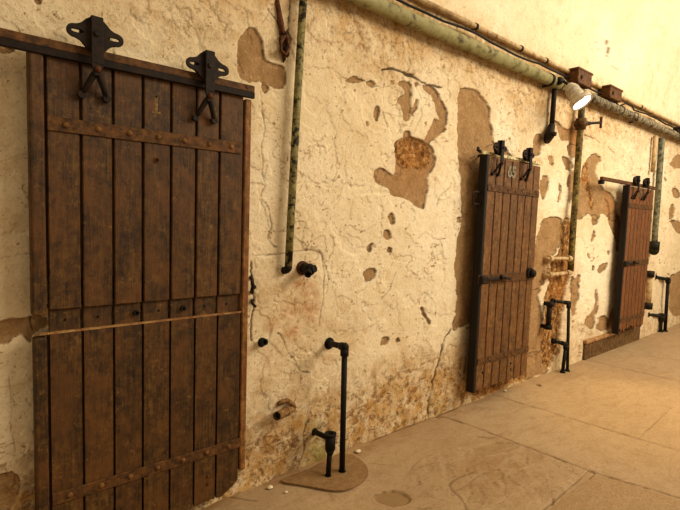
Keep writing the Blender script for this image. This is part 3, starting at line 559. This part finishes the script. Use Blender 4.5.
def num_mesh(txt, size, x, z, y, parent, mat):
    cu = bpy.data.curves.new('number', 'FONT'); cu.body = txt; cu.size = size; cu.extrude = .002; cu.align_x = 'CENTER'; cu.align_y = 'CENTER'; cu.offset = .004
    o = bpy.data.objects.new('n', cu); C.objects.link(o); me = bpy.data.meshes.new_from_object(o.evaluated_get(bpy.context.evaluated_depsgraph_get())); bpy.data.objects.remove(o)
    me.transform(Matrix.Translation((x, y, z)) @ Matrix.Rotation(math.pi/2, 4, 'X')); me.materials.clear(); return link('number', me, mat, parent)
f13 = .13
xl2, xr2_ = at(484, 200, f13).x, at(539, 200, f13).x; zt2 = at(540, 165.5, f13).z; zb2 = at(523, 374, f13).z
d2, se2 = far_door('', 0, xl2, xr2_, zt2, zb2, M_wood2, 'wooden plank door numbered 65 in the middle, standing before bare brown plaster', at(487, 187, f13).z, at(530, 274.5, f13).z, at(475, 363, f13).z,
    [at(503, 150, .19).x, at(531.5, 155, .19).x])
for px, py in ((501.5, 140), (530, 148)): pass
num_mesh('65', .125, at(511.5, 172, f13).x, at(511.5, 172, f13).z, -.134, d2, M_num)
q = at(533, 272, .15); B().cyl((q.x-.03, -.155, q.z), (q.x-.03, -.125, q.z), .045, n=24).sph((q.x-.02, -.165, q.z), .036, (1, .8, 1)).go('knob', M_black, d2)
b = B(); q = at(476, 192, .09); q2 = at(475, 204, .09)
b.tube([(xl2+.01, -.10, q.z), (q.x-.035, -.10, q.z), (q.x-.045, -.10, q.z-.01), (q.x-.045, -.10, q2.z+.01), (q.x-.035, -.10, q2.z), (xl2+.01, -.10, q2.z)], .007, 8); b.go('staple', M_iron, d2)
for px, py in ((484, 372), (485, 380), (512, 362), (512, 368)): B().sph(at(px, py, f13), .011, (1, .6, 1), 8).go('bolt', M_iron, d2)
d2.location.x -= .022; d2.rotation_euler.y = .012
r2 = thing('door_rail', (xl2, -.12, zt2+.03), 'short pale flaking rail above door 65 between its hangers', 'rail')
B().box((xl2-.05, -.125, zt2+.006), (xr2_+.02, -.105, zt2+.032), .003).go('bar', M_paleflake, r2)
for x in (xl2+.10, xr2_-.12): B().cyl((x, -.11, zt2+.018), (x, .02, zt2+.018), .011).go('wall_bolt', M_rust, r2)
b = B(); b.tube([(xl2-.05, -.115, zt2+.02), (xl2-.07, -.10, zt2+.035), (xl2-.05, -.09, zt2+.05)], .012, 8); b.go('bent_hook', M_iron, r2)
xl3, xr3 = at(627.5, 200, f13).x, at(651.5, 220, f13).x; zt3 = at(652, 190, f13).z; zb3 = at(643, 325, f13).z
d3, se3 = far_door('', 0, xl3, xr3, zt3, zb3, M_wood3, 'farthest wooden door, reddish brown with splintered lower edge beside stone threshold', at(634, 206, f13).z, at(642, 262, f13).z, at(640, 315, f13).z,
    [at(639.5, 180, .19).x, at(649, 184, .19).x], ragged=.05)
r3 = thing('door_rail', (at(601, 178, .12).x, -.12, zt3+.03), 'narrow rusty rail jutting left of the farthest door', 'rail')
x3 = at(601, 178, .12).x
B().box((x3, -.140, zt3+.008), (xr3+.10, -.108, zt3+.045), .003).go('bar', M_rustband, r3)
B().box((x3, -.138, zt3-.03), (x3+.06, -.09, zt3+.012), .008).go('wall_bracket', M_black, r3)
q = at(640, 194, f13)
B().tube([(q.x-.05, -.131, q.z+.03), (q.x-.01, -.131, q.z+.045), (q.x-.03, -.131, q.z-.02), (q.x+.0, -.131, q.z-.05)], .007, 6).tube([(q.x+.04, -.131, q.z+.04), (q.x+.045, -.131, q.z-.04)], .006, 6).go('worn_painted_mark', M_num, d3)
# threshold by door 3
gs = ground(585, 354.5); so_ = max(.03, -gs.y); xa, xb = at(585, 350, so_).x, at(640, 335, so_).x; print('STEP', so_)
sill = thing('door_threshold', (xa, -.1, 0), 'worn wooden threshold board on low stone step under the farthest door', 'threshold')
zs_ = at(585, 341.5, so_+.01).z; xm = at(617, 335, so_).x
B().box((xa, -so_-.015, zs_-.035), (xm+.1, .0, zs_), .004, .1).go('board', wood('pale_threshold_wood', '6d4a2a', 'b08555', 'cba470'), sill)
B().box((xa+.01, -so_, -.01), (xb, .0, zs_-.03), .01).go('stone_step', metal('damp_stone', '4a3219', '7a5931', '9c7a4a', s=25, rough=.9, met=0), sill)
# ------------------------------------------------------------------ long horizontal services
pc = at(430.5, 28, .075); xg = at(562, 86, .075).x
main = thing('overhead_pipe', (0, -.075, pc.z), 'thick horizontal painted pipe running along top of the wall, olive turning grey', 'pipe')
B().cyl((-1.5, -.075, pc.z), (xg, -.075, pc.z), .046, n=32).go('olive_section', M_greenpipe, main)
B().cyl((xg, -.075, pc.z), (13.5, -.075, pc.z), .043, n=28).go('grey_section', M_grey, main)
for px in (549, 560, 620, 634):
    c = at(px, 28+(px-430.5)*.457, .075).x; B().cyl((c-.015, -.075, pc.z), (c+.015, -.075, pc.z), .054, n=28).go('collar', M_iron if px == 549 else M_grey, main)
for c in (.4, at(549, 82, .07).x, 6.2, 9.0): B().box((c-.012, -.06, pc.z-.052), (c+.012, .02, pc.z-.040)).go('wall_strap', M_iron, main)
zc = at(430, 5, .03).z
cond = thing('conduit', (0, -.03, zc), 'thin tan conduit pipe running above the thick overhead pipe', 'pipe')
b = B().cyl((-1.5, -.035, zc), (13.5, -.035, zc), .019, n=16)
b.go('tube', M_tanpipe, cond)
for px in (475, 520, 545, 570, 640): x = at(px, 5+(px-430)*.506, .03).x; B().cyl((x-.012, -.035, zc), (x+.012, -.035, zc), .024).go('clip', M_iron, cond)
cz = at(454, 25, .05)
pts = [(-1.5, -.05, cz.z)]
for i in range(80):
    x = -1.2+i*.185; pts.append((x, -.05+.006*math.sin(i*1.3), cz.z+.008*math.sin(i*.9)+.004*math.sin(i*2.3)))
    if 5.4 < x < 6.1: pts[-1] = (x, -.09, cz.z-.03+.04*math.sin(i*2))
cab = B().tube(pts, .0085, 8).go('cable', M_black, None, (0, -.05, cz.z)); tag(cab, 'thin black electric cable strung between the conduit and the thick overhead pipe', 'cable')
for (px0, py0, px1, py1), lb in (((575, 73, 590, 87), 'rusty iron bracket on the wall top just behind the lamp'), ((607, 90, 620, 101), 'rusty iron bracket on the wall top farther right than the lamp')):
    a = at(px0, py0, .10); c = at(px1, py1, .10); t = thing('wall_bracket', (a.x, 0, c.z), lb, 'bracket')
    B().box((a.x, -.135, c.z-.03), (c.x-.05, -.0, a.z+.045), .006).box((a.x-.012, -.14, a.z+.03), (c.x-.035, .0, a.z+.05), .003).go('block', metal('bright_rust', '3c2412', '74491f', 'a07040', s=25), t)
    B().cyl((a.x+.06, -.145, (a.z+c.z)/2), (a.x+.06, -.13, (a.z+c.z)/2), .018, n=6).go('bolt', M_iron, t)
# lamp
lc = at(582, 102.5, .32); ax = (-(UP)*.80+RT*.34-fw*.38).normalized()
lamp = thing('spot_lamp', (lc.x, lc.y, lc.z), 'lit white metal spotlight hanging from the overhead pipe', 'lamp')
n0 = lc-ax*.205; n1 = lc-ax*.10
b = B().cyl(n0, n0+ax*.03, .035, .052, 24).cyl(n0+ax*.03, n1, .052, .058, 24).ring(n1, lc, .060, .052, 28); 
for k in (.05, .065, .08): b.cyl(n0+ax*k, n0+ax*(k+.006), .060, n=24)
b.go('housing', M_white, lamp)
B().cyl(lc-ax*.012, lc-ax*.004, .078, n=28).go('bulb', M_bulb, lamp)
B().ring(lc-ax*.035, lc+ax*.006, .092, .080, 28).go('rim', M_white, lamp)
pj = Vector((n0.x-.02, -.12, pc.z+.0)); B().tube(arc(n0, n0-ax*.06, pj), .011, 8).sph(pj, .035).go('mounting_arm', M_black, lamp)
# ------------------------------------------------------------------ vertical pipes
def vpipe(name, label, pts, r, mat, off, extra=None, rmat=None, cat='pipe'):
    w = [at(px, py, off) for px, py in pts]; t = thing(name, (w[-1].x, -off, w[-1].z), label, cat)
    B().tube(w, r, 16).go('tube', mat, t); return t, w
t, w = vpipe('green_pipe', 'tall flaking olive green pipe between the nearest door and the middle of wall', [(303, 2), (299, 70), (295, 140), (291.5, 205), (288.5, 266)], .021, M_green, .05)
up = w[0]+(w[0]-w[1])*.9; B().tube([up, w[0]], .021, 16).go('upper_length', M_green, t)
B().tube(arc(w[-1], w[-1]-Vector((0, 0, .03)), w[-1]+Vector((0, .07, -.03))), .021, 14).go('elbow', M_black, t)
# stopcock
q = at(302, 268, 0); st = thing('stopcock', (q.x, 0, q.z), 'black twin-spout stopcock on wall at foot of the green pipe', 'valve')
B().cyl((q.x, .02, q.z), (q.x, -.02, q.z), .045, .038, 24).go('flange', M_rust, st)
B().cyl((q.x, -.015, q.z), (q.x-.01, -.085, q.z), .030, .024).sph((q.x-.01, -.085, q.z), .034, n=18).go('body', M_black, st)
a = at(315, 268.5, .12); B().ring(Vector((q.x-.01, -.085, q.z)), a, .021, .014).go('spout', M_black, st)
a = at(308, 274.5, .14); B().ring(Vector((q.x-.015, -.085, q.z-.005)), a, .019, .012).go('spout', M_black, st)
q = at(261, 342, 0); st = thing('pipe_plug', (q.x, 0, q.z), 'small black capped pipe end on wall right beside the nearest door', 'pipe')
B().cyl((q.x, .02, q.z), (q.x, -.012, q.z), .026, n=20).go('flange', M_black, st)
a = at(265, 342, .06); B().ring((q.x, -.005, q.z), a, .018, .011).go('spout', M_black, st)
# broken stub
t = thing('pipe_stub', at(294, 410), 'short broken open pipe stub poking from crumbled wall above the damp corner', 'pipe')
a = at(296, 409, .0)+Vector((.02, .03, 0)); c = at(277, 416, .10)
B().ring(a, c, .023, .016).go('tube', M_old, t)
m_ = a.lerp(c, .45); B().ring(m_, a.lerp(c, .58), .027, .02).go('collar', M_old, t)
B().ring(a.lerp(c, .97), a.lerp(c, 1.02), .021, .0165).go('dark_mouth', M_black, t)
B().tube([at(277, 404), at(280, 403, .03), at(287, 400, .035), at(293, 404, .02), at(295, 408)], .013, 8).go('mortar_lug', M_old, t)
# crumbling iron fitting near the top
q = at(283, 45, 0); t = thing('rusted_fitting', q, 'twisted rusted iron fitting in the wall at top left of green pipe', 'fitting')
bm = bmesh.new(); bmesh.ops.create_icosphere(bm, subdivisions=4, radius=1)
for v_ in bm.verts:
    c = v_.co; n_ = math.sin(c.x*7+c.z*5)*.16+math.sin(c.z*11+c.y*6)*.14+random.uniform(-.10, .10); v_.co = Vector((c.x*.030, c.y*.030, c.z*.072))*(1+n_)+q+Vector((0, -.012, 0))
me = bpy.data.meshes.new('lump'); bm.to_mesh(me); bm.free(); link('corroded_body', me, metal('corroded', '1c1007', '6a4520', 'b98d55', s=45), t)
b = B(); b.tube([at(285, 36, .05), at(281, 42, .06), at(281, 50, .06), at(286, 55, .045), at(289, 48, .05), at(287, 38, .05)], .008, 8)
b.tube([at(277, 0, .01), at(279, 12, .015), at(281, 24, .02), at(283, 34, .03)], [.012, .014, .016, .012], 8); b.go('twisted_strap', M_rust, t)
B().ring(at(283, 50, .02), at(283, 50, .055), .014, .009).go('eye', M_black, t)
# iron keeper right of door 1
q = at(253, 286, 0); t = thing('latch_keeper', q, 'broken dark iron catch on jamb at right edge of nearest door', 'latch')
B().tube([at(251, 276, -.01), at(252, 280, .05), at(253, 286, .06), at(252, 291, .03), at(252, 293, -.01)], .010, 8).sph(at(254, 287, .05), .012).go('upper_hook', M_iron, t)
B().tube([at(252, 299, -.01), at(252, 303, .03), at(256, 307, .05)], .007, 8).go('lower_hook', M_iron, t)
# ------------------------------------------------------------------ standpipes
def base(px, py, s=1): return ground(px, py)
def stand(label, top, elbow, foot, r, mat, fl=0.03, cup=False, collar=True):
    g = ground(*foot); off = -g.y
    # elbow keeps the foot's distance from the wall
    e = at(elbow[0], elbow[1], off); e.x = g.x+(e.x-g.x)*.9; wpt = at(top[0], top[1], 0)
    t = thing('standpipe', g, label, 'pipe')
    B().tube([g-Vector((0, 0, .015)), e-Vector((0, 0, .012))], r, 16).go('riser', mat, t)
    B().tube([Vector((wpt.x, .02, wpt.z)), wpt.lerp(e, .5), e], r*1.05, 16).go('branch', mat, t)
    B().cyl((wpt.x, .015, wpt.z), (wpt.x, -.015, wpt.z), fl, fl*.9, 24).cyl((wpt.x, -.012, wpt.z), (wpt.x, -.035, wpt.z), fl*.6, fl*.5, 20).go('flange', mat, t)
    b = B()
    if cup: b.ring(e-Vector((0, 0, .06)), e+Vector((0, 0, .03)), r*2.0, r*1.3).cyl(e-Vector((0, 0, .09)), e-Vector((0, 0, .055)), r*1.1, r*2.0).ring(e+Vector((0, 0, .022)), e+Vector((0, 0, .034)), r*2.35, r*1.3)
    else: b.sph(e, r*1.5).cyl(e-Vector((0, 0, .05)), e-Vector((0, 0, .01)), r*1.45).cyl(e+(wpt-e).normalized()*.045, e, r*1.4)
    b.go('cup' if cup else 'elbow', mat, t)
    B().cyl(g-Vector((0, 0, .005)), g+Vector((0, 0, .014)), r*1.7, r*1.3).go('foot_collar', mat, t)
    return t
stand('tall black standpipe rising from concrete pad right of nearest door', (328, 343), (344.5, 347), (342, 473), .0165, M_black, .040)
stand('short black standpipe with funnel cup on the concrete pad', (313, 431), (330.5, 439), (328, 477.5), .0145, M_black, .026, True)
M_blg = metal('black_iron_greenish', '14110a', '2c2613', '5d5c34')
stand('dark standpipe right of door 65, taller leg of the pair', (553, 301), (568.5, 303), (567.4, 370.5), .015, M_blg, .028)
stand('dark short standpipe right of door 65, lower leg of the pair', (554, 341), (566, 344), (562.5, 372), .0165, M_black, .028, False)
stand('black standpipe farthest away, tall one right of the farthest door', (655, 277), (668, 279.5), (665, 331), .022, M_black, .04)
stand('short greenish topped standpipe beside the farthest door', (648, 314.5), (661.5, 316), (660.5, 331.5), .022, M_blg, .035, True)
# pad
pts = [ground(*p) for p in smooth([(278, 483), (290, 477), (306, 472), (326, 461), (340, 455), (352, 456), (361, 461), (367, 468), (369, 476), (362, 484), (349, 491), (336, 492.5), (320, 490), (302, 486.5)])]
bm = bmesh.new(); vs = [bm.verts.new(p+Vector((0, 0, .002))) for p in pts]; ff = bm.faces.new(vs); ex = bmesh.ops.extrude_face_region(bm, geom=[ff])
for v_ in ex['geom']:
    if isinstance(v_, bmesh.types.BMVert): v_.co.z += .009
bmesh.ops.recalc_face_normals(bm, faces=bm.faces)
me = bpy.data.meshes.new('concrete_pad'); bm.to_mesh(me); bm.free(); pad = link('concrete_pad', me, M_conc, None, pts[4]); tag(pad, 'rounded brown concrete pad on the floor around feet of two black standpipes', 'pad')
# second tall pipe with valve
t, w = vpipe('valve_pipe', 'rusty yellowish vertical pipe with tap below the lamp', [(582, 104), (580.7, 124), (579, 148), (576, 190), (573.5, 222), (571.5, 255), (570.5, 271)], .030, M_yellow, .07)
for i in range(1): B().cyl(w[1]+Vector((0, 0, .05)), w[1]-Vector((0, 0, .05)), .048, n=20).sph(w[1], .062, (1, 1, .8)).go('valve_body', metal('brown_valve', '2b1a0b', '6e4c22', '8d6c3a'), t)
a = w[1]; b_ = at(601, 122.5, .17); B().tube([a, a.lerp(b_, .5), b_], .013, 8).cyl(a, a.lerp(b_, .45), .024, .018).go('spindle', M_iron, t)
dd = (b_-a).normalized(); B().box(b_-Vector((.012, .01, .055)), b_+Vector((.012, .01, .055)), .004).go('tee_handle', M_rust, t)
for (p0, p1) in (((548.5, 258.5), (572, 258.5)), ((548, 275), (570.5, 272.5))):
    A_ = at(*p0, .05); E_ = at(*p1, .07); b = B().tube([Vector((A_.x, .02, A_.z)), A_, E_], .018, 14).cyl(A_.lerp(E_, .0), A_.lerp(E_, .12), .028).cyl(A_.lerp(E_, .8), A_.lerp(E_, .98), .028); b.go('side_branch', M_tanpipe, t)
t, w = vpipe('hanging_pipe', 'short dark pipe hanging under overhead pipe left of the lamp', [(554.5, 89), (553, 110), (551.5, 128)], .022, M_iron, .05)
B().tube([w[-1]+Vector((0, 0, .02)), at(549, 136, .07), at(547, 141, .02)], [.03, .045, .03], 12).cyl(at(549, 134, .07), at(556, 134, .13), .02).go('end_fitting', M_iron, t)
t, w = vpipe('grey_pipe', 'grey green vertical pipe right of the farthest door', [(661.8, 138), (660, 165), (658.3, 190), (656.5, 214), (655, 232), (654.3, 246)], .036, M_dgrey, .07)
B().cyl(w[-1]+Vector((0, 0, .06)), w[-1]-Vector((0, 0, .05)), .06).sph(w[-1]-Vector((0, 0, .06)), .06).go('end_fitting', M_blg, t)
t, w = vpipe('rusty_pipe', 'thin rusty pipe just left of the grey pipe by farthest door', [(655.5, 136), (654, 155), (652.5, 172)], .024, M_tanpipe, .05)
t, w = vpipe('pipe_fitting', 'dark upright pipe fitting with collars right of door 65', [(550, 304), (549, 315), (548, 327)], .024, M_iron, .06)
for p in (w[0], w[-1]): B().cyl(p+Vector((0, .0, .02)), p-Vector((0, 0, .02)), .036).tube([p, Vector((p.x, .02, p.z))], .02, 10).go('collar', M_black, t)
t, w = vpipe('pipe_fitting', 'upright pipe fitting with bent foot behind the farthest standpipes', [(650, 274), (649, 290), (648, 306)], .035, M_tanpipe, .06)
for p in (w[0], w[-1]): B().cyl(p+Vector((0, .0, .04)), p-Vector((0, 0, .04)), .052).tube([p, Vector((p.x, .02, p.z))], .03, 10).go('collar', M_iron, t)
q = at(677, 133, .06); t = thing('junction_box', q, 'small dark junction box on overhead pipe at right photo edge', 'box')
B().box((q.x-.10, -.14, q.z-.06), (q.x+.10, -.03, q.z+.07), .02, 0, 2).cyl((q.x-.18, -.09, q.z), (q.x-.09, -.09, q.z), .03).go('housing', M_iron, t)
# chips of fallen plaster
lbs = ['white plaster chip on floor right of the tall standpipe foot', 'white plaster chip on floor left of the concrete pad', 'tiny plaster chip on floor in front of concrete pad left end', 'small plaster chip at wall foot beside nearest door', 'small plaster chip on the floor below door 65', 'dark grit lump on floor in front of door 65']
for (px, py, s_), lb in zip(((358, 452, .016), (270, 488, .014), (286, 492.5, .008), (241, 487, .008), (505, 391, .012), (540, 385.5, .012)), lbs):
    g = ground(px, py); bm = bmesh.new(); bmesh.ops.create_icosphere(bm, subdivisions=2, radius=s_)
    for v_ in bm.verts: v_.co = Vector((v_.co.x*random.uniform(.8, 1.4), v_.co.y*random.uniform(.7, 1.2), v_.co.z*.5))+g+Vector((0, 0, s_*.4))
    me = bpy.data.meshes.new('chip'); bm.to_mesh(me); bm.free()
    o = link('plaster_chip' if 'dark' not in lb else 'grit_lump', me, M_chip if 'dark' not in lb else M_old, None, g); tag(o, lb, 'debris')
# ------------------------------------------------------------------ light
def area(name, loc, target, sx, sy, power, col):
    l = bpy.data.lights.new(name, 'AREA'); l.shape = 'RECTANGLE'; l.size = sx; l.size_y = sy; l.energy = power; l.color = col
    o = bpy.data.objects.new(name, l); C.objects.link(o); o.location = loc; o.rotation_euler = (Vector(target)-Vector(loc)).to_track_quat('-Z', 'Y').to_euler(); return o
area('skylight', (6.0, -4.2, 4.6), (4.2, -.3, .9), 5, 2.2, 500, (1, .90, .70))
area('skylight', (.6, -3.2, 4.6), (.6, -.3, 1.0), 1.6, 1.0, 14, (1, .84, .60))
sp = bpy.data.lights.new('floor_glow', 'SPOT'); sp.energy = 240; sp.spot_size = math.radians(48); sp.spot_blend = 1; sp.color = (1, .72, .25); sp.shadow_soft_size = .15  # unseen spot added for the yellow glow on the floor at right
g = ground(672, 415); so = bpy.data.objects.new('floor_glow', sp); C.objects.link(so); so.location = (g.x+.3, g.y-.3, 3.2); so.rotation_euler = (g-Vector(so.location)).to_track_quat('-Z', 'Y').to_euler()
w = bpy.data.worlds.new('world'); bpy.context.scene.world = w; w.use_nodes = True
w.node_tree.nodes['Background'].inputs[0].default_value = (1, .80, .52, 1); w.node_tree.nodes['Background'].inputs[1].default_value = .5
vs_ = bpy.context.scene.view_settings; vs_.view_transform = 'Standard'; vs_.look = 'None'; vs_.gamma = 1; vs_.use_curve_mapping = False; vs_.exposure = -0.08
